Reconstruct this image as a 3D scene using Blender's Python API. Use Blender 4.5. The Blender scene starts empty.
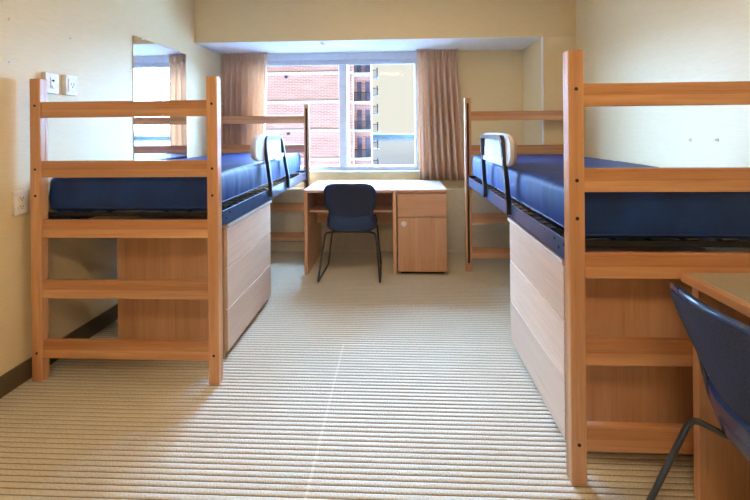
import bpy, bmesh, math, random
from math import sin, cos, pi, radians
from mathutils import Vector, Matrix, noise
random.seed(7)
C = bpy.context.scene.collection
sc = bpy.context.scene

# ------------------------------------------------------------------ materials
def srgb(r, g, b):
    def f(c):
        c /= 255.0
        return c/12.92 if c <= .04045 else ((c+.055)/1.055)**2.4
    return (f(r), f(g), f(b), 1)

class NT:
    def __init__(s, name):
        s.m = bpy.data.materials.new(name); s.m.use_nodes = True
        s.t = s.m.node_tree; s.n = s.t.nodes; s.l = s.t.links
        s.b = s.n['Principled BSDF']
    def node(s, typ, **k):
        n = s.n.new(typ)
        for a, v in k.items():
            if a.startswith('i_'):
                n.inputs[a[2:].replace('_', ' ')].default_value = v
            else: setattr(n, a, v)
        return n
    def link(s, a, b): s.l.new(a, b)
    def coords(s, scale=(1, 1, 1), kind='Object', rnd=False):
        tc = s.node('ShaderNodeTexCoord')
        mp = s.node('ShaderNodeMapping'); mp.inputs['Scale'].default_value = scale
        s.link(tc.outputs[kind], mp.inputs['Vector'])
        if rnd:
            oi = s.node('ShaderNodeObjectInfo')
            cb = s.node('ShaderNodeCombineXYZ')
            m1 = s.node('ShaderNodeMath', operation='MULTIPLY'); m1.inputs[1].default_value = 37.0
            s.link(oi.outputs['Random'], m1.inputs[0])
            for i in range(3): s.link(m1.outputs[0], cb.inputs[i])
            s.link(cb.outputs[0], mp.inputs['Location'])
        return mp.outputs[0]
    def noise(s, vec, scale=5, detail=4, rough=.5):
        n = s.node('ShaderNodeTexNoise'); n.inputs['Scale'].default_value = scale
        n.inputs['Detail'].default_value = detail; n.inputs['Roughness'].default_value = rough
        s.link(vec, n.inputs['Vector']); return n.outputs['Fac']
    def ramp(s, fac, stops):
        r = s.node('ShaderNodeValToRGB'); e = r.color_ramp.elements
        while len(e) < len(stops): e.new(.5)
        for i, (p, c) in enumerate(stops): e[i].position = p; e[i].color = c
        s.link(fac, r.inputs[0]); return r.outputs[0]
    def mix(s, fac, a, b, mode='MIX'):
        n = s.node('ShaderNodeMix', data_type='RGBA', blend_type=mode)
        for sock, v in ((n.inputs[0], fac), (n.inputs[6], a), (n.inputs[7], b)):
            if isinstance(v, (int, float)): sock.default_value = v
            elif isinstance(v, tuple): sock.default_value = v
            else: s.link(v, sock)
        return n.outputs[2]
    def bump(s, h, strength=.2, dist=.01):
        n = s.node('ShaderNodeBump'); n.inputs['Strength'].default_value = strength
        n.inputs['Distance'].default_value = dist
        s.link(h, n.inputs['Height']); s.link(n.outputs[0], s.b.inputs['Normal'])
    def base(s, v):
        if isinstance(v, tuple): s.b.inputs['Base Color'].default_value = v
        else: s.link(v, s.b.inputs['Base Color'])
        return s
    def set(s, **k):
        for a, v in k.items(): s.b.inputs[a.replace('_', ' ')].default_value = v
        return s

def plain(name, col, rough=.5, metal=0, coat=0, var=.06, nscale=18, bumpy=0):
    t = NT(name)
    v = t.coords()
    nz = t.noise(v, nscale, 3)
    dark = tuple(c*(1-var*2) for c in col[:3])+(1,)
    lite = tuple(min(1, c*(1+var)) for c in col[:3])+(1,)
    t.base(t.ramp(nz, [(.3, dark), (.7, lite)]))
    t.set(Roughness=rough, Metallic=metal)
    if coat: t.set(Coat_Weight=coat, Coat_Roughness=.12)
    if bumpy: t.bump(nz, bumpy, .004)
    return t.m

def wood(name, light, dark, axis, rough=.36, split=False, fine=1.0, coat=0.6, contrast=1.0):
    """grain runs along `axis` (0,1,2); split = the board is glued up from two strips"""
    t = NT(name)
    sc1 = [9, 9, 9]; sc1[axis] = .55
    v = t.coords(tuple(c*fine for c in sc1), rnd=True)
    wav = t.noise(v, 1.6, 5, .62)
    sc2 = [90, 90, 90]; sc2[axis] = 2.2
    v2 = t.coords(tuple(c*fine for c in sc2), rnd=True)
    pores = t.noise(v2, 1.4, 3, .7)
    mid = tuple((a+b)/2 for a, b in zip(light, dark))
    c1 = t.ramp(wav, [(.5-.17/contrast, dark), (.5, mid), (.5+.13/contrast, light)])
    pd = tuple(c*.72 for c in dark[:3])+(1,)
    pf = t.ramp(pores, [(.30, (.55, .55, .55, 1)), (.46, (0, 0, 0, 1))])
    c2 = t.mix(pf, c1, pd)
    oi = t.node('ShaderNodeObjectInfo')
    hv = t.node('ShaderNodeHueSaturation')
    mr = t.node('ShaderNodeMapRange'); mr.inputs['To Min'].default_value = .9; mr.inputs['To Max'].default_value = 1.1
    t.link(oi.outputs['Random'], mr.inputs['Value']); t.link(mr.outputs[0], hv.inputs['Value'])
    t.link(c2, hv.inputs['Color'])
    out = hv.outputs[0]
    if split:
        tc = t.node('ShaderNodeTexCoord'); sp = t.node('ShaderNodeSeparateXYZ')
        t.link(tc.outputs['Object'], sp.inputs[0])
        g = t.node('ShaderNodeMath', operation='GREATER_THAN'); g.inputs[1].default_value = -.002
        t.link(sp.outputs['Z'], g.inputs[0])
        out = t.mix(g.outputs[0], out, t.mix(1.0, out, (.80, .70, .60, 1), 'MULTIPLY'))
    t.base(out)
    t.set(Roughness=rough, Coat_Weight=coat, Coat_Roughness=.15)
    t.bump(pores, .12, .002)
    return t.m

OAK_L, OAK_D = srgb(214, 166, 122), srgb(184, 130, 86)
M = {}
for i, a in enumerate('xyz'):
    M['oak_'+a] = wood('honey_oak_'+a, OAK_L, OAK_D, i)
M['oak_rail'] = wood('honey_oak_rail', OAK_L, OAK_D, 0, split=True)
VL, VD = srgb(208, 162, 124), srgb(188, 138, 100)
for i, a in enumerate('xyz'):
    M['ven_'+a] = wood('oak_veneer_'+a, VL, VD, i, rough=.42, fine=.9, coat=.1, contrast=.9)
DL, DD = srgb(222, 192, 166), srgb(208, 174, 146)
M['drawer'] = wood('drawer_veneer', DL, DD, 1, rough=.35, coat=.25, contrast=.7)
M['laminate'] = plain('desk_laminate', srgb(172, 156, 136), .32, coat=.2, var=.04, nscale=60)
M['laminate_dark'] = plain('olive_desk_laminate', srgb(170, 160, 136), .4, coat=.2, var=.04, nscale=60)
M['matte_black'] = plain('matte_black_steel', srgb(12, 14, 20), .75)
M['black_steel'] = plain('black_steel', srgb(20, 25, 32), .3, metal=.0, coat=.5)
M['galv'] = plain('galvanised_link', srgb(200, 206, 214), .35, metal=.6)
M['rail_steel'] = plain('dark_bed_steel', srgb(66, 92, 128), .3, metal=.35, coat=1.0)
M['pad'] = plain('white_pad', srgb(204, 202, 204), .5)
M['pad_edge'] = plain('tan_pad_back', srgb(190, 160, 135), .5)
M['white'] = plain('white_plastic', srgb(236, 234, 228), .4)
M['white_paint'] = plain('soffit_paint', srgb(247, 247, 246), .75, var=.02)
M['dark_hole'] = plain('dark_bolt', srgb(30, 18, 12), .6)
M['chrome'] = plain('satin_nickel', srgb(222, 214, 208), .3, metal=.6)
M['alu'] = plain('window_aluminium', srgb(214, 224, 238), .45, metal=.1, var=.03)
M['chair_shell'] = plain('chair_shell', srgb(38, 60, 102), .27, coat=.6, var=.05, nscale=120, bumpy=.12)
M['chair_cloth'] = plain('chair_upholstery', srgb(44, 52, 76), .85, var=.2, nscale=260, bumpy=.3)
M['radiator'] = plain('radiator_paint', srgb(212, 202, 182), .5, var=.03)
M['baseboard'] = plain('baseboard_vinyl', srgb(92, 78, 54), .55)
M['slot'] = plain('slot_dark', srgb(30, 24, 24), .7)
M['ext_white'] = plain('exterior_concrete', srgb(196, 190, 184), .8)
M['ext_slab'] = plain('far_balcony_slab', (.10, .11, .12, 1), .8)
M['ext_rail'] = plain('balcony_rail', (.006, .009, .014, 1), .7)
M['ext_glass'] = plain('balcony_glazing', srgb(96, 86, 104), .25, var=.25, nscale=1.2)
M['mirror'] = NT('mirror_glass').base((.93, .95, .96, 1)).set(Metallic=1.0, Roughness=.015).m

# matt wall covering with a fine horizontal weave
def wall_mat():
    t = NT('woven_wallcovering')
    v = t.coords((6, 6, 70)); n1 = t.noise(v, 2.2, 4, .6)
    v2 = t.coords((50, 50, 260)); n2 = t.noise(v2, 1.5, 2)
    a, b = srgb(225, 206, 162), srgb(231, 213, 172)
    t.base(t.ramp(n1, [(.3, a), (.7, b)]))
    t.set(Roughness=.5, Specular_IOR_Level=.35)
    t.bump(n2, .25, .002)
    return t.m
M['wall'] = wall_mat()
M['ceiling'] = plain('ceiling_paint', srgb(238, 232, 220), .85, var=.02)

def carpet_mat():
    t = NT('ribbed_carpet')
    tc = t.node('ShaderNodeTexCoord'); sp = t.node('ShaderNodeSeparateXYZ')
    t.link(tc.outputs['Object'], sp.inputs[0])
    # rope twist along each rib
    v = t.coords((190, 120, 10)); n1 = t.noise(v, 1.0, 2, .5)
    v2 = t.coords((1.3, 1.3, 1.3)); n2 = t.noise(v2, 1.2, 3)
    yarn = t.ramp(n1, [(.30, srgb(180, 171, 150)), (.62, srgb(204, 196, 175))])
    wear = t.ramp(n2, [(.35, (.93, .93, .92, 1)), (.65, (1, 1, 1, 1))])
    col = t.mix(1.0, yarn, wear, 'MULTIPLY')
    # colour darkens low between the ribs
    mr = t.node('ShaderNodeMapRange')
    mr.inputs['From Min'].default_value = -.0042; mr.inputs['From Max'].default_value = -.0014
    t.link(sp.outputs['Z'], mr.inputs['Value'])
    col = t.mix(mr.outputs[0], srgb(104, 92, 74), col)
    # seams where carpet pieces meet
    def cmp(sock, op, v):
        m = t.node('ShaderNodeMath', operation=op); m.inputs[1].default_value = v; t.link(sock, m.inputs[0]); return m.outputs[0]
    def mul(a, b):
        m = t.node('ShaderNodeMath', operation='MULTIPLY')
        for k, q in enumerate((a, b)):
            if isinstance(q, float): m.inputs[k].default_value = q
            else: t.link(q, m.inputs[k])
        return m.outputs[0]
    dx = cmp(cmp(sp.outputs['X'], 'SUBTRACT', -.325), 'ABSOLUTE', 0); dy = cmp(cmp(sp.outputs['Y'], 'SUBTRACT', 2.26), 'ABSOLUTE', 0)
    s1 = mul(mul(cmp(dx, 'LESS_THAN', .006), cmp(sp.outputs['Y'], 'LESS_THAN', 2.26)), .28)
    s2 = mul(mul(cmp(dy, 'LESS_THAN', .007), cmp(sp.outputs['X'], 'GREATER_THAN', -.325)), .35)
    col = t.mix(s1, col, srgb(232, 224, 204)); col = t.mix(s2, col, srgb(228, 216, 192))
    t.base(col); t.set(Roughness=.95, Specular_IOR_Level=.15)
    t.bump(n1, .5, .004)
    return t.m
M['carpet'] = carpet_mat()

def vinyl_mat():
    t = NT('blue_mattress_vinyl')
    v = t.coords((1, 1, 1)); n = t.noise(v, 7, 4)
    t.base(t.ramp(n, [(.3, srgb(6, 44, 100)), (.7, srgb(12, 58, 126))]))
    t.set(Roughness=.5, Specular_IOR_Level=.28, Coat_Weight=.12, Coat_Roughness=.3)
    t.bump(n, .25, .012)
    return t.m
M['vinyl'] = vinyl_mat()
M['vinyl_seam'] = plain('mattress_piping', srgb(26, 48, 104), .5)

def curtain_mat():
    t = NT('tan_curtain_cloth')
    v = t.coords((160, 160, 160)); n = t.noise(v, 1.0, 2)
    col = t.ramp(n, [(.3, srgb(226, 196, 168)), (.7, srgb(240, 214, 190))])
    t.base(col); t.set(Roughness=.85, Sheen_Weight=.2)
    tr = t.node('ShaderNodeBsdfTranslucent'); t.link(col, tr.inputs['Color'])
    mx = t.node('ShaderNodeMixShader'); mx.inputs[0].default_value = .42
    t.link(t.b.outputs[0], mx.inputs[1]); t.link(tr.outputs[0], mx.inputs[2])
    t.link(mx.outputs[0], t.n['Material Output'].inputs['Surface'])
    t.bump(n, .2, .002)
    return t.m
M['curtain'] = curtain_mat()

def glass_mat():
    t = NT('window_glass')
    tr = t.node('ShaderNodeBsdfTransparent'); tr.inputs[0].default_value = (.97, .985, .98, 1)
    gl = t.node('ShaderNodeBsdfGlossy'); gl.inputs['Roughness'].default_value = .02
    fr = t.node('ShaderNodeFresnel'); fr.inputs[0].default_value = 1.12
    mx = t.node('ShaderNodeMixShader')
    t.link(fr.outputs[0], mx.inputs[0]); t.link(tr.outputs[0], mx.inputs[1]); t.link(gl.outputs[0], mx.inputs[2])
    t.link(mx.outputs[0], t.n['Material Output'].inputs['Surface'])
    return t.m
M['glass'] = glass_mat()

def brick_mat():
    t = NT('pink_brick_facade')
    tc = t.node('ShaderNodeTexCoord'); sp = t.node('ShaderNodeSeparateXYZ'); cb = t.node('ShaderNodeCombineXYZ')
    t.link(tc.outputs['Object'], sp.inputs[0])
    ad = t.node('ShaderNodeMath', operation='ADD'); t.link(sp.outputs['X'], ad.inputs[0]); t.link(sp.outputs['Y'], ad.inputs[1])
    t.link(ad.outputs[0], cb.inputs[0]); t.link(sp.outputs['Z'], cb.inputs[1])
    br = t.node('ShaderNodeTexBrick'); br.inputs['Scale'].default_value = 1.0
    br.inputs['Brick Width'].default_value = .62; br.inputs['Row Height'].default_value = .17
    br.inputs['Mortar Size'].default_value = .03
    br.inputs['Color1'].default_value = srgb(150, 86, 58); br.inputs['Color2'].default_value = srgb(158, 102, 78)
    br.inputs['Mortar'].default_value = srgb(190, 150, 132)
    t.link(cb.outputs[0], br.inputs['Vector'])
    mp = t.node('ShaderNodeMapping'); mp.inputs['Scale'].default_value = (.25, 1.6, 1); t.link(cb.outputs[0], mp.inputs[0])
    n = t.noise(mp.outputs[0], 1.2, 4, .65)
    t.base(t.mix(t.ramp(n, [(.35, (0, 0, 0, 1)), (.75, (.6, .6, .6, 1))]), br.outputs['Color'], srgb(196, 156, 138)))
    t.set(Roughness=.9)
    return t.m
M['brick'] = brick_mat()
def water_mat():
    t = NT('harbour_water')
    t.base((.004, .007, .010, 1)); t.set(Roughness=.08, IOR=1.34)
    v = t.coords((.05, .02, 1)); n = t.noise(v, 1.0, 3); t.bump(n, .02, 1.0)
    return t.m
M['water'] = water_mat()
M['shore'] = plain('far_shore', srgb(66, 86, 92), .9, var=.2, nscale=.02)

# ------------------------------------------------------------------ mesh helpers
class MB:
    def __init__(s): s.bm = bmesh.new()
    def box(s, x0, x1, y0, y1, z0, z1, bev=0, seg=2):
        b = bmesh.new(); bmesh.ops.create_cube(b, size=1)
        for v in b.verts:
            v.co = ((x0+x1)/2+v.co.x*(x1-x0), (y0+y1)/2+v.co.y*(y1-y0), (z0+z1)/2+v.co.z*(z1-z0))
        if bev: bmesh.ops.bevel(b, geom=b.edges[:], offset=bev, segments=seg, affect='EDGES', profile=.5)
        s.join(b); return s
    def join(s, b, mat=None):
        me = bpy.data.meshes.new('tmp')
        if mat: bmesh.ops.transform(b, matrix=mat, verts=b.verts[:])
        b.to_mesh(me); b.free(); s.bm.from_mesh(me); bpy.data.meshes.remove(me)
    def tube(s, pts, r, n=10, cap=True, flat=None):
        pts = [Vector(p) for p in pts]; rings = []
        up = Vector((0, 0, 1))
        for i, p in enumerate(pts):
            if i == 0: d = pts[1]-pts[0]
            elif i == len(pts)-1: d = pts[-1]-pts[-2]
            else: d = (pts[i+1]-p).normalized()+(p-pts[i-1]).normalized()
            d.normalize()
            if i == 0:
                ref = up if abs(d.z) < .9 else Vector((1, 0, 0))
                a = d.cross(ref).normalized()
            else:
                a = (a-d*a.dot(d)).normalized()
            b = d.cross(a)
            rad = r[i] if isinstance(r, (list, tuple)) else r
            fa, fb = flat or (1, 1)
            rings.append([s.bm.verts.new(p+(a*cos(2*pi*k/n)*fa+b*sin(2*pi*k/n)*fb)*rad) for k in range(n)])
        for q in range(len(rings)-1):
            for k in range(n):
                s.bm.faces.new((rings[q][k], rings[q][(k+1) % n], rings[q+1][(k+1) % n], rings[q+1][k]))
        if cap:
            s.bm.faces.new(rings[0][::-1]); s.bm.faces.new(rings[-1])
        return s
    def cyl(s, c, axis, r, h, n=20, bev=0):
        b = bmesh.new(); bmesh.ops.create_cone(b, segments=n, radius1=r, radius2=r, depth=h, cap_ends=True)
        if bev: bmesh.ops.bevel(b, geom=[e for e in b.edges if len(e.link_faces) == 2 and any(len(f.verts) > 4 for f in e.link_faces)], offset=bev, segments=2, affect='EDGES')
        R = {'z': Matrix(), 'x': Matrix.Rotation(pi/2, 4, 'Y'), 'y': Matrix.Rotation(pi/2, 4, 'X')}[axis]
        s.join(b, Matrix.Translation(c) @ R); return s
    def prism(s, poly, axis, a0, a1):
        """extrude 2-D polygon (in the other two axes, order xyz) along axis"""
        def mk(p, a):
            return {0: (a, p[0], p[1]), 1: (p[0], a, p[1]), 2: (p[0], p[1], a)}[axis]
        A = [s.bm.verts.new(mk(p, a0)) for p in poly]; B = [s.bm.verts.new(mk(p, a1)) for p in poly]
        s.bm.faces.new(A); s.bm.faces.new(B[::-1])
        for i in range(len(poly)):
            j = (i+1) % len(poly); s.bm.faces.new((A[j], A[i], B[i], B[j]))
        return s
    def build(s, name, mat, parent=None, loc=None, smooth=False, angle=40):
        bmesh.ops.recalc_face_normals(s.bm, faces=s.bm.faces[:])
        if loc: bmesh.ops.translate(s.bm, verts=s.bm.verts[:], vec=-Vector(loc))
        me = bpy.data.meshes.new(name); s.bm.to_mesh(me); s.bm.free()
        if smooth:
            for p in me.polygons: p.use_smooth = True
            try: me.set_sharp_from_angle(angle=radians(angle))
            except Exception: pass
        me.materials.append(mat)
        o = bpy.data.objects.new(name, me); C.objects.link(o)
        if loc: o.location = loc
        if parent: o.parent = parent
        return o

def fillet(pts, r, n=5):
    P = [Vector(p) for p in pts]; out = [P[0]]
    for i in range(1, len(P)-1):
        a = (P[i-1]-P[i]); b = (P[i+1]-P[i]); k = min(r, a.length*.48, b.length*.48)
        p0 = P[i]+a.normalized()*k; p1 = P[i]+b.normalized()*k
        for j in range(n+1):
            t = j/n; out.append((1-t)**2*p0+2*t*(1-t)*P[i]+t*t*p1)
    out.append(P[-1]); return out

def tag(o, label=None, cat=None, group=None, kind=None):
    if label: o['label'] = label
    if cat: o['category'] = cat
    if group: o['group'] = group
    if kind: o['kind'] = kind
    return o
def thing(name, label, cat, loc=(0, 0, 0), rz=0, group=None):
    o = bpy.data.objects.new(name, None); o.empty_display_size = .1; C.objects.link(o)
    o.location = loc; o.rotation_euler = (0, 0, rz)
    return tag(o, label, cat, group)
def struct(o): o['kind'] = 'structure'; return o

# ------------------------------------------------------------------ room
XL, XR, YB, YW, XJ = -1.916, 1.647, 3.565, 4.13, 1.352
ZB, ZC, YK = 2.115, 2.62, -1.7
# carpet: rope ribs running across the room, pitch 24.5 mm
def make_floor():
    mb = MB(); bm = mb.bm; pitch = .0245
    y = YK-.1; prof = [(0, -.0045), (.05, -.0042), (.12, -.0012), (.30, 0), (.70, 0), (.88, -.0012), (.95, -.0042)]
    ys = []
    while y < YW+.2:
        for t, z in prof: ys.append((y+t*pitch, z))
        y += pitch
    prev = None
    for yy, z in ys:
        cur = [bm.verts.new((x, yy, z)) for x in (XL-.1, XR+.1)]
        if prev: bm.faces.new((prev[0], prev[1], cur[1], cur[0]))
        prev = cur
    o = mb.build('floor', M['carpet'], smooth=True, angle=80)
    return struct(o)
make_floor()
struct(MB().box(XL-.12, XL, YK-.12, YW+.15, -.1, ZC+.1).build('wall_left', M['wall']))
struct(MB().box(XR, XR+.12, YK-.12, YB+.002, -.1, ZC+.1).build('wall_right', M['wall']))
struct(MB().box(XL-.12, XR+.12, YK-.12, YK, -.1, ZC+.1).build('wall_back', M['wall']))
struct(MB().box(XL-.12, XR+.12, YK-.12, YW+.15, ZC, ZC+.1).build('ceiling', M['ceiling']))
# deep beam over the window bay and the pier at its right
struct(MB().box(XL, XR+.12, YB, YW+.15, ZB+.004, ZC).build('wall_beam', M['wall']))
struct(MB().box(XL, XJ, YB+.002, YW, ZB, ZB+.004).build('trim_1', M['white_paint']))
struct(MB().box(XJ, XR+.12, YB, YW+.15, -.1, ZB).build('wall_pier', M['wall']))
struct(MB().box(XJ-.006, XJ, YB-.001, YB+.03, 0, ZB).build('trim_2', M['white_paint']))  # pale strip puts the corner's bright edge into the colour
# window wall with opening
WX0, WX1, WZ0, WZ1 = -1.55, .235, .835, 2.114
mb = MB(); mb.box(XL, XJ, YW, YW+.15, -.1, WZ0); mb.box(XL, XJ, YW, YW+.15, WZ1, ZB+.003)
mb.box(XL, WX0, YW, YW+.15, WZ0, WZ1); mb.box(WX1, XJ, YW, YW+.15, WZ0, WZ1)
struct(mb.build('wall_window', M['wall']))
# window: aluminium frame, head, mullion, sill, two panes
w = bpy.data.objects.new('window_1', None); C.objects.link(w); w.location = (0, YW, 0); struct(w)
mb = MB(); e = .035
mb.box(WX0, WX1, .02, .10, WZ0, .882, .004); mb.box(WX0, WX1, .02, .10, 1.998, WZ1, .004)
mb.box(WX0, WX0+e, .02, .10, .882, 1.998, .004); mb.box(.203, WX1, .02, .10, .882, 1.998, .004)
mb.box(WX0, WX1, -.012, .021, 2.035, 2.06, .003); mb.box(WX0, WX1, -.004, .021, 2.06, WZ1, .003)
mb.box(WX0, WX1, .004, .03, 1.985, 2.0, .002)
mb.build('window_frame', M['alu'], w)
MB().box(-.622, -.535, .012, .108, .876, 2.0, .005).build('mullion', M['alu'], w)
MB().box(WX0-.03, WX1+.03, -.045, .02, .818, .835, .004).build('window_sill', M['alu'], w)
MB().box(WX0+e, -.622, .055, .061, .88, 2.0).build('pane', M['glass'], w)
MB().box(-.535, .203, .055, .061, .88, 2.0).build('pane', M['glass'], w)
# baseboards
struct(MB().box(XL, XL+.012, YK, 3.96, 0, .102, .003).build('baseboard_left', M['baseboard']))
struct(MB().box(XR-.012, XR, YK, YB, 0, .102, .003).build('baseboard_right', M['baseboard']))
struct(MB().box(XJ, XR-.012, YB-.012, YB, 0, .102, .003).build('baseboard_pier', M['baseboard']))
# door behind the camera
d = bpy.data.objects.new('door_1', None); C.objects.link(d); d.location = (-.9, YK, 0); struct(d)
MB().box(-.45, .45, .001, .04, 0, 2.05, .004).build('door_leaf', M['ven_z'], d)
MB().box(-.51, -.45, .001, .05, 0, 2.11, .004).box(.45, .51, .001, .05, 0, 2.11, .004).box(-.45, .45, .001, .05, 2.05, 2.11, .004).build('door_frame', M['white'], d)
MB().cyl((.36, .07, 1.0), 'y', .012, .06).box(.25, .37, .09, .105, .99, 1.01, .004).build('door_handle', M['chrome'], d)
# radiator / convector casing below the window
r = thing('radiator_cover', 'low painted convector casing running below the window behind the far desk', 'radiator', (-.28, 3.985, 0))
MB().box(XL-(-.28)+.003, XJ-(-.28)-.003, 0, .142, .035, .655, .004).build('casing', M['radiator'], r)
MB().box(XL+.283, XJ+.277, -.004, .002, 0, .035, 0).build('kick_plate', M['radiator'], r)
# ceiling lamps added out of view as source of the warm indoor light
for k, (x, y) in enumerate(((-.1, -.5), (-.1, 1.9))):
    t = thing('ceiling_light', ['square ceiling light above the near end of the room', 'square ceiling light over the middle of the aisle'][k], 'ceiling light', (x, y, ZC))
    MB().box(-.32, .32, -.32, .32, -.03, -.001, .006).build('housing', M['white'], t)
    em = NT('lamp_diffuser_%d' % k); em.set(Emission_Color=(1, .74, .46, 1), Emission_Strength=[42, 18][k]).base((.9, .9, .9, 1))
    MB().box(-.28, .28, -.28, .28, -.05, -.031, .006).build('diffuser', em.m, t)
MB_s = thing('ceiling_sensor', 'tiny round fitting on the white soffit above the window', 'sensor', (-.70, 3.66, ZB))
MB().cyl((0, 0, -.006), 'z', .032, .012, 24, .003).build('sensor_cap', M['white'], MB_s)
MB().cyl((0, 0, -.014), 'z', .016, .006, 20).build('sensor_eye', M['radiator'], MB_s)

# ------------------------------------------------------------------ wall plates, nails, mirror
def plate(y0, y1, z0, z1, kind, label, depth=.014):
    t = thing('wall_outlet' if kind != 'switch' else 'wall_jack', label, 'outlet' if kind != 'switch' else 'wall jack', (XL, (y0+y1)/2, (z0+z1)/2))
    hy, hz = (y1-y0)/2, (z1-z0)/2
    MB().box(.0005, depth, -hy, hy, -hz, hz, .003).build('cover_plate', M['white'], t)
    if kind == 'duplex':
        for s in (-1, 1):
            soc = MB().cyl((depth+.001, 0, s*.021), 'x', .0165, .003, 24).build('socket', M['white'], t)
            mb = MB(); mb.box(depth+.0026, depth+.0034, -.0075, -.005, s*.021-.002, s*.021+.007)
            mb.box(depth+.0026, depth+.0034, .005, .0075, s*.021-.002, s*.021+.007)
            mb.cyl((depth+.003, 0, s*.021-.008), 'x', .0028, .001, 10)
            mb.build('slot', M['slot'], soc)
    elif kind == 'switch':
        MB().box(depth, depth+.004, -.014, .014, -.030, .030, .002).build('insert', M['white'], t)
        MB().cyl((depth+.005, 0, .014), 'x', .0055, .004, 14).build('coax_port', M['slot'], t)
        MB().box(depth+.004, depth+.008, -.009, .009, -.026, -.012, .001).build('jack_cover', M['white'], t)
    else:
        MB().box(depth, depth+.004, -.026, .026, -.036, .036, .004).build('insert', M['white'], t)
        mb = MB(); mb.box(depth+.004, depth+.0048, -.012, -.009, .0, .012); mb.box(depth+.004, depth+.0048, .007, .010, .0, .014)
        mb.cyl((depth+.0045, 0, -.009), 'x', .0035, .001, 12); mb.build('slot', M['slot'], t)
    return t
plate(1.985, 2.065, 1.488, 1.601, 'switch', 'white wall plate with a small dark port, partly behind the bed post', .026)
plate(2.112, 2.191, 1.489, 1.604, 'round', 'white wall outlet directly right of the wall plate with the dark port', .026)
plate(1.822, 1.893, .858, .98, 'duplex', 'white duplex outlet low on the left wall beside the bed post')
for (y, z, lb) in ((1.815, 1.838, 'small nail high on the left wall near the photo edge'),
                   (1.814, 1.624, 'small nail just above the shadow on the left wall'),
                   (2.17, 1.829, 'small nail above the pair of white wall plates')):
    t = tag(MB().cyl((.003, 0, 0), 'x', .0045, .006, 10).cyl((.007, 0, 0), 'x', .006, .002, 10).build('wall_nail', M['chrome']), lb, 'nail')
    t.location = (XL, y, z)
for (y, z, lb) in ((2.219, 1.199, 'pale round hook on the right wall, the one farther from the camera'),
                   (2.038, 1.204, 'pale round hook on the right wall, the one nearer the camera')):
    t = tag(MB().cyl((-.002, 0, 0), 'x', .011, .003, 20).tube(fillet([(-.003, 0, .004), (-.008, 0, -.004), (-.008, 0, .004)], .004), .0015, 8).build('wall_hook', M['wall']), lb, 'hook')
    t.location = (XR, y, z)
t = thing('wall_mirror', 'tall frameless mirror on the left wall above the bed', 'mirror', (XL, 3.055, 1.5))
MB().box(.0015, .007, -.352, .35, -.53, .478, .0015).build('mirror_glass', M['mirror'], t)
for y in (-.25, .25):
    for z in (-.53, .478):
        MB().box(.0005, .011, y-.012, y+.012, z-.008, z+.008, .002).build('clip', M['chrome'], t)

# ------------------------------------------------------------------ curtains
def curtain(x0, x1, xb0, xb1, folds, label, seed, zbot=.775):
    t = thing('curtain', label, 'curtain', ((x0+x1)/2, 4.03, 0))
    cx = (x0+x1)/2; rnd = random.Random(seed); ph = [rnd.uniform(-.5, .5) for _ in range(folds+2)]
    mb = MB(); NX = folds*14; zs = [2.108, 2.08, 2.05, 2.02, 2.0, 1.97, 1.9, 1.75, 1.55, 1.3, 1.1, .95, .85, zbot]
    grid = []
    for z in zs:
        f = (2.108-z)/(2.108-zbot); row = []
        for i in range(NX+1):
            u = i/NX; q = u*folds; k = int(min(q, folds-1)); fr = q-k
            jit = (ph[k]*(1-fr)+ph[k+1]*fr)*f
            a = x0+(x1-x0)*u; b = xb0+(xb1-xb0)*u
            flare = f**1.3
            x = a+(b-a)*flare-cx+jit*.03
            head = 1 if z > 2.0 else 0
            amp = .012 if head else .014+.022*min(1, f*2.5)*(1.2+.6*ph[k])
            y = amp*sin(2*pi*(q+jit*.35)) + .006*sin(4*pi*q+seed)*f*2
            if head: y = .010*abs(sin(2*pi*q))*2-.01
            row.append(mb.bm.verts.new((x, y-.015*flare, z)))
        grid.append(row)
    for a, b in zip(grid, grid[1:]):
        for i in range(NX): mb.bm.faces.new((a[i], a[i+1], b[i+1], b[i]))
    o = mb.build('curtain_panel', M['curtain'], t, smooth=True, angle=80)
    s = o.modifiers.new('s', 'SOLIDIFY'); s.thickness = .0025
    for k in range(folds):
        x = x0+(x1-x0)*(k+.5)/folds-cx
        MB().box(x-.006, x+.006, -.022, -.012, 2.02, 2.10, .003).build('pleat', M['curtain'], t)
    mb = MB(); mb.box(x0-cx-.01, x1-cx+.02, -.008, .008, 2.104, 2.114, .001); mb.build('track', M['white'], t)
curtain(-1.86, -1.372, -1.86, -1.40, 8, 'tan pleated curtain at the left side of the window', 3)
curtain(.222, .635, .235, .715, 7, 'tan pleated curtain at the right side of the window', 5, .74)

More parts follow.
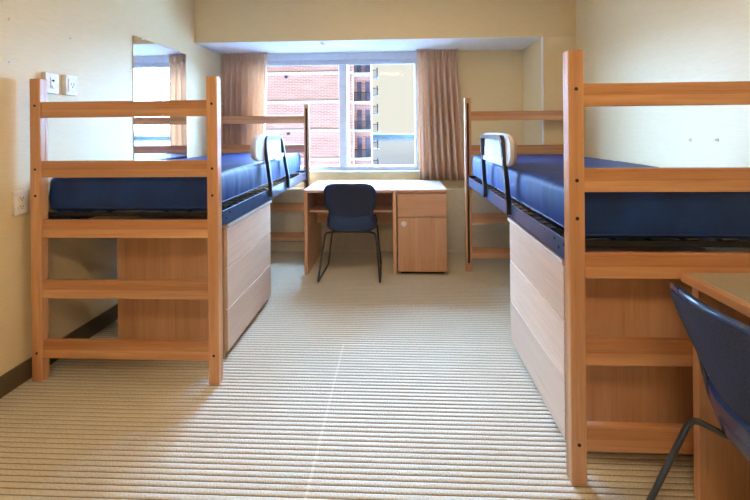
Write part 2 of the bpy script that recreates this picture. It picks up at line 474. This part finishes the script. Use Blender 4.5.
# ------------------------------------------------------------------ beds
H, W, L = 1.549, .9736, 2.05
PW, PD = .055, .045
RAILS = [(.118, .209), (.425, .517), (.734, .825), (1.042, 1.127), (1.348, 1.430)]
def make_bed(name_label, loc, rz, side, guard_ys, lean, pad_ys, links, group):
    """origin = near aisle-side/left corner; x 0..W, y 0 (near face) .. L+PD. side=+1: aisle on +x, -1: aisle on -x"""
    t = thing('loft_bed', name_label, 'bed', loc, rz, group)
    def post(x0, near):
        mb = MB()
        y0, y1 = (0, PD) if near else (L, L+PD)
        # slot on the inner face
        mb.box(x0, x0+PW, (y0 if near else y0+.014), (y1-.014 if near else y1), 0.002, H, .004)
        fy0, fy1 = (y1-.016, y1) if near else (y0, y0+.016)
        mb.box(x0, x0+.018, fy0, fy1, .002, H, .003); mb.box(x0+PW-.018, x0+PW, fy0, fy1, .002, H, .003)
        mb.box(x0+.014, x0+PW-.014, fy0, fy1, .002, .075, .003); mb.box(x0+.014, x0+PW-.014, fy0, fy1, H-.045, H, .003)
        o = mb.build('post', M['oak_z'], t)
        for z in (1.410, 1.085, .950, .147):
            MB().cyl((x0+PW/2, (y0+.0002 if near else y1-.0002), z), 'y', .0066, .0022, 16).build('bolt', M['dark_hole'], o)
        MB().box(x0+.019, x0+PW-.019, (y1-.0155 if near else y0+.0125), (y1-.0125 if near else y0+.0155), .076, H-.046).build('slot_channel', M['slot'], o)
        return o
    for x0 in (0, W-PW):
        for near in (True, False): post(x0, near)
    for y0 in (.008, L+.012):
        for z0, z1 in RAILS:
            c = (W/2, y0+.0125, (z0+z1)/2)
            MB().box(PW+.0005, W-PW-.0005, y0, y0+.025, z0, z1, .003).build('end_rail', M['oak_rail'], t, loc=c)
    # steel side rails: L-section, upright flange outside, plus end angles
    for s in (0, 1):
        xo = .028 if s == 0 else W-.028; d = 1 if s == 0 else -1
        mb = MB(); xa, xb = sorted((xo, xo+d*.005)); xc, xd = sorted((xo, xo+d*.04))
        mb.box(xa, xb, PD+.001, L-.001, .768, .848, .001)
        mb.box(xc, xd, PD+.001, L-.001, .768, .773, .001)
        # end hooks
        for y in (PD+.001, L-.022): mb.box(xa-.002, xb+.002, y, y+.021, .73, .868, .003)
        o = mb.build('side_rail', M['rail_steel'], t)
        for y in (.11, .16, .20, L-.16, L-.11): MB().cyl((xo-d*.0008, y, .825 if y != .16 else .80), 'x', .006, .003, 10).build('bolt', M['dark_hole'], o)
        for k in range(12): MB().cyl((xo-d*.0008, .30+k*.125, .836), 'x', .003, .002, 8).build('rivet', M['dark_hole'], o)
    for ya_, yb_, yc_, yd_ in ((PD+.004, PD+.009, PD+.0085, PD+.04), (L-.009, L-.004, L-.04, L-.0085)):
        MB().box(.036, W-.036, ya_, yb_, .835, .857, .001).box(.036, W-.036, yc_, yd_, .835, .839, .0005).build('end_angle', M['matte_black'], t)
    mb = MB()
    nx, ny = 7, 22
    for i in range(nx):
        x = .09+(W-.18)*i/(nx-1); mb.box(x-.009, x+.009, PD+.02, L-.02, .8395, .8425)
    for j in range(ny):
        y = .12+(L-.24)*j/(ny-1); mb.box(.05, W-.05, y-.002, y+.002, .838, .8415)
    for j in range(ny):
        for x, dx in ((.034, .05), (W-.034, -.05)):
            y = .12+(L-.24)*j/(ny-1)
            mb.tube([(x+dx*k/14, y+.006*cos(k*2.2), .835+.006*sin(k*2.2)) for k in range(15)], .0018, 4)
    mb.build('spring_deck', M['black_steel'], t)
    for lx in links:
        MB().box(lx-.028, lx+.028, PD+.012, PD+.10, .843, .8465, .0008).build('link_plate', M['galv'], t)
    # guard on aisle side
    xo = W-.028+.013 if side > 0 else .028-.013
    ya, yb = guard_ys; tilt = lean
    f = MB()
    path = [(xo, ya, .79), (xo, ya, .86), (xo+tilt*.8, ya+.02, 1.13), (xo+tilt, ya+.035, 1.222), (xo+tilt, yb-.03, 1.222), (xo+tilt*.8, yb-.015, 1.13), (xo, yb, .86), (xo, yb, .79)]
    pth = fillet(path, .04, 6)
    # flat bar: rectangle section swept
    bm = f.bm; rings = []
    for i, p in enumerate(pth):
        dd = (pth[min(i+1, len(pth)-1)]-pth[max(i-1, 0)]).normalized()
        nrm = Vector((1, 0, 0)); b2 = dd.cross(nrm).normalized(); hw = .013; ht = .0125
        rings.append([bm.verts.new(p+b2*a*hw+nrm*c*ht) for a, c in ((-1, -1), (1, -1), (1, 1), (-1, 1))])
    for q in range(len(rings)-1):
        for k in range(4): bm.faces.new((rings[q][k], rings[q][(k+1) % 4], rings[q+1][(k+1) % 4], rings[q+1][k]))
    bm.faces.new(rings[0][::-1]); bm.faces.new(rings[-1])
    xt = xo+tilt*.62
    gf = f.build('guard_frame', M['black_steel'], t)
    MB().box(xt-.006, xt+.006, ya+.005, yb-.005, 1.058, 1.088, .003).build('guard_crossbar', M['chrome'], gf)
    inn = -1 if side > 0 else 1     # direction towards the mattress
    pa, pb = pad_ys; cyy, hyy = (pa+pb)/2, (pb-pa)/2; czz, hzz = 1.148, .098
    def disc(x0, x1, k=1.0):
        b = bmesh.new(); vs = []
        for i in range(48):
            a = 2*pi*i/48; ca, sa = cos(a), sin(a); n = 5.0
            vs.append((cyy+k*hyy*math.copysign(abs(ca)**(2/n), ca), czz+k*hzz*math.copysign(abs(sa)**(2/3.2), sa)))
        A = [b.verts.new((x0, p[0], p[1])) for p in vs]; B = [b.verts.new((x1, p[0], p[1])) for p in vs]
        b.faces.new(A); b.faces.new(B[::-1])
        for i in range(48): b.faces.new((A[i], B[i], B[(i+1) % 48], A[(i+1) % 48]))
        bmesh.ops.recalc_face_normals(b, faces=b.faces[:])
        ed = [e for e in b.edges if any(len(fc.verts) > 8 for fc in e.link_faces)]
        bmesh.ops.bevel(b, geom=ed, offset=.006, segments=2, affect='EDGES')
        return b
    x0 = xo+tilt*.8+inn*.008; x1 = x0+inn*.022; x2 = x1+inn*.016
    g = MB(); g.join(disc(*sorted((x0, x1)))); pd_ = g.build('guard_pad', M['pad'], gf, smooth=True, angle=35)
    g = MB(); g.join(disc(*sorted((x1, x2)), .985)); g.build('pad_backing', M['pad_edge'] if side < 0 else M['pad'], pd_, smooth=True, angle=35)
    return t

def make_mattress(label, loc, rz, seed, side):
    # footprint x .05..W-.05 ; y .06..L-.02 ; z 0..0.185 from local origin at deck
    t = thing('mattress', label, 'mattress', loc, rz)
    x0, x1, y0, y1, z0, z1 = .057, W-.057, .058, L-.012, .0, .186
    bm = bmesh.new(); bmesh.ops.create_cube(bm, size=1)
    for v in bm.verts: v.co = ((x0+x1)/2+v.co.x*(x1-x0), (y0+y1)/2+v.co.y*(y1-y0), (z0+z1)/2+v.co.z*(z1-z0))
    bmesh.ops.bevel(bm, geom=bm.edges[:], offset=.028, segments=4, affect='EDGES', profile=.5)
    def cuts(axis, a, b, n):
        for i in range(1, n):
            c = a+(b-a)*i/n; co = [0, 0, 0]; co[axis] = c; no = [0, 0, 0]; no[axis] = 1
            bmesh.ops.bisect_plane(bm, geom=bm.verts[:]+bm.edges[:]+bm.faces[:], plane_co=co, plane_no=no, dist=1e-5)
    cuts(1, y0, y1, 110); cuts(0, x0, x1, 14); cuts(2, z0, z1, 5)
    for v in bm.verts:
        p = v.co.copy(); h = (p.z-z0)/(z1-z0)
        rip = noise.noise(Vector((seed*3.1, p.y*17, p.z*2.0)))*.5+noise.noise(Vector((seed, p.y*38, p.z*5)))*.35
        edge = min(1, abs(p.x-(x0+x1)/2)/((x1-x0)/2))
        if edge > .86:                      # gathers on the long sides
            s = 1 if p.x > (x0+x1)/2 else -1
            v.co.x += s*(.009*rip*(1 if seed == 1 else .5) - .004 + .010*sin(pi*h)*.8)
        if h > .8:
            big = noise.noise(Vector((p.x*3+seed, p.y*2.2, 0)))
            v.co.z += .010*big*(1-.5*edge) + .004*rip + .005*(1-edge)
        if p.y < y0+.05 or p.y > y1-.05:
            v.co.y += .004*noise.noise(Vector((p.x*9, p.z*7, seed)))
    mb = MB(); mb.bm.free(); mb.bm = bm
    o = mb.build('mattress_body', M['vinyl'], t, smooth=True, angle=70)
    sm = o.modifiers.new('s', 'SUBSURF'); sm.levels = 0; sm.render_levels = 1
    # piping loops and end-cap seam
    mb = MB()
    for z, off in ((.018, .004), ):
        pts = []
        r = .03
        for (cx, cy, a0) in ((x1-r, y0+r, -90), (x1-r, y1-r, 0), (x0+r, y1-r, 90), (x0+r, y0+r, 180)):
            for k in range(7):
                a = radians(a0+15*k); pts.append((cx+(r+off-.006)*cos(a), cy+(r+off-.006)*sin(a), z))
        pts.append(pts[0]); mb.tube(pts, .0035, 6)
    mb.build('piping', M['vinyl_seam'], t, smooth=True)
    return t

bedL = make_bed('honey-oak raised bed along the left wall under the mirror', (-.896-W*cos(.0051), 1.875-W*sin(.0051), 0), .0051, 1,
                (.868, 1.325), -.05, (.69, 1.345), (.27, .39, .515), None)
bedR = make_bed('honey-oak raised bed along the right wall, nearest the camera', (.6106, 1.383, 0), 0, -1,
                (.795, 1.365), -.022, (.71, 1.44), (.555, .70), None)
ZD = .8575
make_mattress('blue vinyl mattress on the left bed', (-.918-W*cos(.0051), 1.875-W*sin(.0051), ZD), .0051, 1, 1)
make_mattress('blue vinyl mattress on the right bed', (.6106, 1.383, ZD), 0, 2, -1)

# ------------------------------------------------------------------ dressers (under the beds)
def make_dresser(label, x_face, d, depth, y0, y1, top):
    """d = -1 drawers face -x, +1 drawers face +x"""
    t = thing('dresser', label, 'dresser', (x_face, (y0+y1)/2, 0))
    hy = (y1-y0)/2
    def X(a): return -d*a          # a measured inwards from the drawer face
    def bx(mb, a0, a1, ya, yb, z0, z1, bev=.002):
        xa, xb = sorted((X(a0), X(a1))); return mb.box(xa, xb, ya, yb, z0, z1, bev)
    mb = MB(); bx(mb, .021, depth, -hy, -hy+.019, .0, top-.02); bx(mb, .021, depth, hy-.019, hy, .0, top-.02)
    bx(mb, depth-.012, depth-.001, -hy+.019, hy-.019, .03, top-.02); bx(mb, .03, depth-.012, -hy+.019, hy-.019, .035, .05)
    mb.build('carcass', M['ven_z'], t)
    mb = MB(); bx(mb, -.010, depth+.002, -hy-.004, hy+.008, top-.02, top, .003); mb.build('top_panel', M['drawer'], t)
    mb = MB(); bx(mb, .045, .06, -hy+.019, hy-.019, .0, .035, 0); mb.build('toe_kick', M['slot'], t)
    zs = [.035, .276, .508, top-.024]
    for k in range(3):
        mb = MB(); bx(mb, 0, .02, -hy+.004, hy-.004, zs[k]+.003, zs[k+1]-.003, .002); o = mb.build('drawer', M['drawer'], t)
        mb = MB(); bx(mb, .0215, .5, -hy+.03, hy-.03, zs[k]+.02, zs[k+1]-.03, 0); mb.build('drawer_box', M['ven_y'], o)
    return t
make_dresser('wooden three-drawer dresser under the left bed', -.95, 1, .632, 2.092, 2.832, .752)
make_dresser('wooden three-drawer dresser under the right bed', .655, -1, .66, 1.535, 2.262, .752)

# ------------------------------------------------------------------ far desk + pedestal
FY = 3.338
t = thing('desk', 'oak writing desk below the window behind the far chair', 'desk', (-.41, FY, 0))
DZ = .75
MB().box(-.412, .4035, -.004, .635, DZ-.028, DZ, .003).build('desktop', M['laminate'], t)
MB().box(-.413, .4035, -.0065, -.0042, DZ-.026, DZ-.002, .001).build('front_edge', M['ven_x'], t)
for x0 in (-.41, .3725): MB().box(x0, x0+.03, 0, .62, .002, DZ-.0285, .002).build('side_panel', M['ven_z'], t)
MB().box(-.379, .3715, .40, .418, .36, DZ-.0285, .001).build('modesty_panel', M['ven_x'], t)
MB().box(-.379, .3715, .10, .398, .53, .545, .001).build('shelf', M['ven_x'], t)
MB().box(-.379, .3715, .60, .615, .56, DZ-.0285, .001).build('back_rail', M['ven_x'], t)  # added board stops window light leaking beneath the desktop
t = thing('desk_pedestal', 'oak pedestal cabinet with one drawer and one door beside the far desk', 'cabinet', (.218, FY, 0))
MB().box(-.217, .217, -.004, .635, DZ-.028, DZ, .003).build('top_panel', M['laminate'], t)
MB().box(-.217, .217, -.0065, -.0042, DZ-.026, DZ-.002, .001).build('front_edge', M['ven_x'], t)
mb = MB(); mb.box(-.214, -.196, .02, .62, .03, DZ-.0285, .001); mb.box(.196, .214, .02, .62, .03, DZ-.0285, .001)
mb.box(-.196, .196, .02, .62, .03, .048); mb.box(-.196, .196, .60, .62, .048, DZ-.03); mb.build('body', M['ven_z'], t)
MB().box(-.19, .19, .05, .60, .0, .03).build('plinth', M['slot'], t)
MB().box(-.213, .213, 0, .019, .512, DZ-.036, .0015).build('drawer', M['ven_x'], t)
dr = MB().box(-.213, .213, 0, .019, .034, .506, .0015).build('door', M['ven_z'], t)
mb = MB(); mb.cyl((-.160, -.004, .452), 'y', .024, .007, 24, .002); mb.cyl((-.160, -.012, .452), 'y', .012, .014, 18, .002)
mb.build('handle', M['chrome'], dr, smooth=True, angle=35)

# ------------------------------------------------------------------ near desk at the right wall
t = thing('desk', 'oak desk against the right wall at the near end of the right bed', 'desk', (.976, 1.366, 0))
NZ = .768
MB().box(.024, .664, -1.24, -.001, NZ-.03, NZ, .002).build('desktop', M['laminate_dark'], t)
MB().box(0, .0238, -1.24, -.001, NZ-.03, NZ, .004).build('front_edge', M['oak_y'], t)
for y0 in (-.036, -1.235): MB().box(.034, .655, y0, y0+.028, .002, NZ-.0305, .002).build('side_panel', M['ven_z'], t)
MB().box(.40, .418, -1.206, -.037, .36, NZ-.0305, .001).build('modesty_panel', M['ven_y'], t)

# ------------------------------------------------------------------ chairs
def make_chair(label, loc, rz):
    """faces local +y"""
    t = thing('desk_chair', label, 'chair', loc, rz)
    # sled frames
    for s in (-1, 1):
        pts = [(s*.13, -.06, .372), (s*.17, -.12, .384), (s*.218, -.155, .386), (s*.258, -.292, .0135), (s*.248, .15, .0135), (s*.210, .215, .370), (s*.16, .20, .376), (s*.13, .1, .374)]
        MB().tube(fillet(pts, .032, 7), .0088, 12).build('sled_leg', M['black_steel'], t, smooth=True, angle=60)
    MB().tube([(-.13, -.06, .372), (.13, -.06, .372)], .009, 10).tube([(-.13, .1, .374), (.13, .1, .374)], .009, 10).build('seat_support', M['black_steel'], t, smooth=True)
    # back uprights
    for s in (-1, 1):
        p = fillet([(s*.14, -.02, .375), (s*.17, -.06, .375), (s*.18, -.125, .46), (s*.175, -.165, .62)], .04, 5)
        MB().tube(p, .011, 8, flat=(1, .6)).build('back_upright', M['black_steel'], t, smooth=True, angle=60)
    # backrest shell
    def yb(z, x):
        tt = max(0, (z-.50)/.33)
        return -.165-.115*tt**.85+.075*(x/.225)**2+.012*cos(pi*tt)
    def outline(a):
        ca, sa = cos(a), sin(a)
        if sa >= 0: n = 3.9; hx, hz = .226, .148
        else: n = 2.7; hx, hz = .226, .198
        return hx*math.copysign(abs(ca)**(2/n), ca), hz*math.copysign(abs(sa)**(2/n), sa)
    def shell(k0, thick, off, lip, mb, N=56, R=12):
        # rear surface (towards -y) and front surface
        zc = .685; faces = []
        layers = []
        for side in (0, 1):
            rings = []
            for r in range(R+1):
                rr = (r/R)**.8*k0; ring = []
                for i in range(N):
                    a = 2*pi*i/N; ox, oz = outline(a); x, z = ox*rr, oz*rr
                    q = r/R
                    th = thick*(1-q**10)**.5 if q < 1 else 0
                    y = yb(zc+z, x)+off
                    if side == 0: y += -th/2 - (lip*math.exp(-((q-.94)/.03)**2))
                    else: y += th/2
                    # sides taper towards the bottom
                    x *= 1-.05*max(0, -z/.165)
                    ring.append((x, y, zc+z))
                rings.append(ring)
            layers.append(rings)
        bm = mb.bm; V = []
        for side in (0, 1):
            c = bm.verts.new(layers[side][0][0]); vs = [[c]*N]
            for r in range(1, R+1):
                if side == 1 and r == R: vs.append(V[0][R]); continue
                vs.append([bm.verts.new(p) for p in layers[side][r]])
            V.append(vs)
            for r in range(R):
                for i in range(N):
                    j = (i+1) % N
                    if r == 0: f = (vs[0][0], vs[1][i], vs[1][j])
                    else: f = (vs[r][i], vs[r+1][i], vs[r+1][j], vs[r][j])
                    bm.faces.new(f if side else f[::-1])
    mb = MB(); shell(1.0, .020, 0, .007, mb); bk = mb.build('backrest', M['chair_shell'], t, smooth=True, angle=75)
    mb = MB(); shell(.885, .004, -.0115, 0, mb); mb.build('back_panel', M['chair_cloth'], bk, smooth=True, angle=75)
    mb = MB(); shell(.95, .03, .018, 0, mb); mb.build('back_cushion', M['chair_cloth'], bk, smooth=True, angle=75)
    # seat shell: grid swept from front lip to raised rear edge
    prof = [(.275, .385), (.262, .412), (.22, .426), (.12, .418), (.02, .406), (-.06, .402), (-.11, .410), (-.140, .440), (-.155, .49), (-.16, .54)]
    def seat(mb, inset, dz, thick, k1=len(prof)):
        P2 = prof[:k1]; NXs = 16; top, bot = [], []
        for j, (y, z) in enumerate(P2):
            v = j/(len(P2)-1)
            hw = .222*(1-.10*(1-v)**6 - .13*v**7)-inset
            ra, rb = [], []
            for i in range(NXs+1):
                u = -1+2*i/NXs; x = hw*math.copysign(abs(u)**.92, u)
                rise = .022*abs(u)**3
                py = y-.02*(abs(u)**4)*(1 if j < 3 else 0)+(.055*u*u if j > 6 else .03*u*u*(j > 5))
                e = thick*(1-abs(u)**8*.7)
                ra.append(mb.bm.verts.new((x, py, z+rise+dz)))
                ny = max(0, (j-5)/4); rb.append(mb.bm.verts.new((x*.985, py-e*min(1, ny), z+rise+dz-e*(1-.6*min(1, ny)))))
            top.append(ra); bot.append(rb)
        b = mb.bm
        for j in range(len(P2)-1):
            for i in range(NXs):
                b.faces.new((top[j][i], top[j][i+1], top[j+1][i+1], top[j+1][i]))
                b.faces.new((bot[j][i], bot[j+1][i], bot[j+1][i+1], bot[j][i+1]))
            for i in (0, NXs):
                b.faces.new((top[j][i], top[j+1][i], bot[j+1][i], bot[j][i]))
        for j in (0, len(P2)-1):
            for i in range(NXs): b.faces.new((top[j][i], bot[j][i], bot[j][i+1], top[j][i+1]))
    mb = MB(); seat(mb, 0, .0, .034); st = mb.build('seat', M['chair_shell'], t, smooth=True, angle=60)
    mb = MB(); seat(mb, .018, .024, .026, 7); mb.build('seat_cushion', M['chair_cloth'], st, smooth=True, angle=60)
    return t
make_chair('dark blue sled-base chair tucked at the far desk below the window', (-.403, 3.43, 0), 0)
make_chair('dark blue sled-base chair in the right foreground at the near desk', (1.045, .985, 0), -pi/2)

# ------------------------------------------------------------------ outside
bl = thing('apartment_building', 'pink brick apartment tower with white floor bands and balconies outside the window', 'building', (0, 0, 0))
Z0, Z1 = -20, 17
MB().box(-17.5, -4.55, 40, 41.5, Z0, Z1).box(-17.5, -4.3, 41.5, 60, Z0, Z1-.01).box(-17.5, -4.5, 59.9, 67, Z0, Z1-.02).build('brick_wall', M['brick'], bl)
levels = [1.27+3.03*k for k in range(-6, 6)]
MB().box(-5.45, -4.85, 39.93, 40.3, Z0, Z1).build('corner_pier', M['ext_white'], bl)
MB().box(-4.299, -2.72, 41.6, 43.5, Z0, Z1-.3).build('bay_wall', M['brick'], bl)
for z in levels:
    MB().box(-17.6, -4.5, 39.88, 40.4, z-.13, z+.15).build('floor_band', M['ext_white'], bl)
for k, z in enumerate(levels):
    zb = z-.05+.12*k*0
    b = MB().box(-4.5, -2.70, 40.4, 41.6, zb-.1, zb+.12).build('balcony', M['ext_white'], bl)
    mb = MB(); mb.box(-4.48, -2.72, 40.42, 40.48, zb+1.0, zb+1.08)
    for i in range(15): mb.box(-4.46+i*.122, -4.40+i*.122, 40.43, 40.47, zb+.12, zb+1.0)
    mb.build('railing', M['ext_rail'], b)
    for x in (-4.25, -3.35): MB().box(x, x+.5, 41.5, 41.6, zb+.12, zb+2.3).build('balcony_door', M['ext_glass'], b)
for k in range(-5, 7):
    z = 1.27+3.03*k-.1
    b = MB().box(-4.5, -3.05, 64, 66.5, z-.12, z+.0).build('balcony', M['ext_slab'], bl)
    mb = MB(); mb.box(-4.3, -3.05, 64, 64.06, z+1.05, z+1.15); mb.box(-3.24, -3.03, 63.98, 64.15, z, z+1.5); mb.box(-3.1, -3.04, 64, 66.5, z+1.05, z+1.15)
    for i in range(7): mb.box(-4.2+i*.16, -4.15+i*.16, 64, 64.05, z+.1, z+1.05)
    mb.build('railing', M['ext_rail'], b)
for x, z in ((-11.6, 7.0), (-11.4, 1.0)):
    MB().box(x-.15, x+.15, 39.85, 40.0, z-.15, z+.12).build('vent', M['ext_rail'], bl)
struct(MB().box(-900, 1500, 4.6, 1172, -21.5, -21.35).build('ground', M['water']))
M['plaza'] = plain('pale_plaza', (.56, .58, .60, 1), .9, nscale=.05)
struct(MB().prism([(-160, 4.6), (160, 4.6), (160, 120), (12, 120), (12, 22), (-18, 22), (-18, 75), (-26, 75), (-26, 150), (-160, 150)], 2, -21.3, -21.0).build('ground', M['plaza']))  # unseen pale ground added to bounce skylight up to soffit and walls
mb = MB(); pts = []
prev = None
for i in range(121):
    x = -600+i*15; h = -21+9.5+3.0*noise.noise(Vector((i*.13, 2, 0)))+1.2*noise.noise(Vector((i*.6, 5, 0)))
    cur = [mb.bm.verts.new(c) for c in ((x, 1165, -21.1), (x, 1172, h), (x, 1260, h+.4), (x, 1280, -21.1))]
    if prev:
        for k in range(3): mb.bm.faces.new((prev[k], cur[k], cur[k+1], prev[k+1]))
    prev = cur
struct(mb.build('distant_shore', M['shore'], smooth=True))

# ------------------------------------------------------------------ light
sun = bpy.data.lights.new('sun', 'SUN'); sun.energy = 1.0; sun.angle = radians(2); sun.color = (1, .95, .86)
so = bpy.data.objects.new('sun', sun); C.objects.link(so); so.rotation_euler = (radians(48), 0, radians(25))
wd = bpy.data.worlds.new('World'); sc.world = wd; wd.use_nodes = True
nt = wd.node_tree; n = nt.nodes; l = nt.links
bg = n['Background']
tc = n.new('ShaderNodeTexCoord'); sp = n.new('ShaderNodeSeparateXYZ'); l.new(tc.outputs['Generated'], sp.inputs[0])
def mr(src, a, b, c, d, smooth=True):
    m = n.new('ShaderNodeMapRange'); m.interpolation_type = 'SMOOTHSTEP' if smooth else 'LINEAR'
    m.inputs['From Min'].default_value = a; m.inputs['From Max'].default_value = b
    m.inputs['To Min'].default_value = c; m.inputs['To Max'].default_value = d
    l.new(src, m.inputs['Value']); return m.outputs[0]
def mt(op, a, b):
    m = n.new('ShaderNodeMath'); m.operation = op
    for i, v in enumerate((a, b)):
        if isinstance(v, (int, float)): m.inputs[i].default_value = v
        else: l.new(v, m.inputs[i])
    return m.outputs[0]
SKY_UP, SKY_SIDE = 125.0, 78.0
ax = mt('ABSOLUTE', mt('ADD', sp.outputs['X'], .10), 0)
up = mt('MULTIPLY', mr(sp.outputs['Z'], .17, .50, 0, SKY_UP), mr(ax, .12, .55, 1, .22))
# sky glow added beyond the view, above and both sides, to light the room
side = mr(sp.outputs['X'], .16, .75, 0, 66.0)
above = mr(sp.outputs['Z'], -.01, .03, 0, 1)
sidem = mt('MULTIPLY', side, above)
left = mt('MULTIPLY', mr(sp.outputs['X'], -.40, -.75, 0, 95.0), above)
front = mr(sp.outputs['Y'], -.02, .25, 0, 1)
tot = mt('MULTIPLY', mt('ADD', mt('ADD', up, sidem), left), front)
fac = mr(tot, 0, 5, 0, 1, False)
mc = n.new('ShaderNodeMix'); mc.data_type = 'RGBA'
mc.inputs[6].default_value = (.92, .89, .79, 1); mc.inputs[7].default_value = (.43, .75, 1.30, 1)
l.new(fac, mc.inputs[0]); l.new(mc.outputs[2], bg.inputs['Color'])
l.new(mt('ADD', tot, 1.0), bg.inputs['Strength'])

# ------------------------------------------------------------------ camera
cam = bpy.data.cameras.new('camera'); co = bpy.data.objects.new('camera', cam); C.objects.link(co)
cam.sensor_width = 36; cam.lens = 382.03/750*36; cam.clip_start = .02; cam.clip_end = 5000
co.matrix_world = Matrix.Translation((0, 0, 1.27)) @ Matrix.Rotation(.0431, 4, 'Z') @ Matrix.Rotation(pi/2, 4, 'X') @ Matrix.Rotation(-.0089, 4, 'Z')
cam.shift_x = -(379.89-375)/750; cam.shift_y = -(250-130.13)/750
sc.camera = co
sc.view_settings.view_transform = 'Standard'; sc.view_settings.look = 'None'
sc.view_settings.exposure = 0; sc.view_settings.gamma = 1; sc.view_settings.use_curve_mapping = False
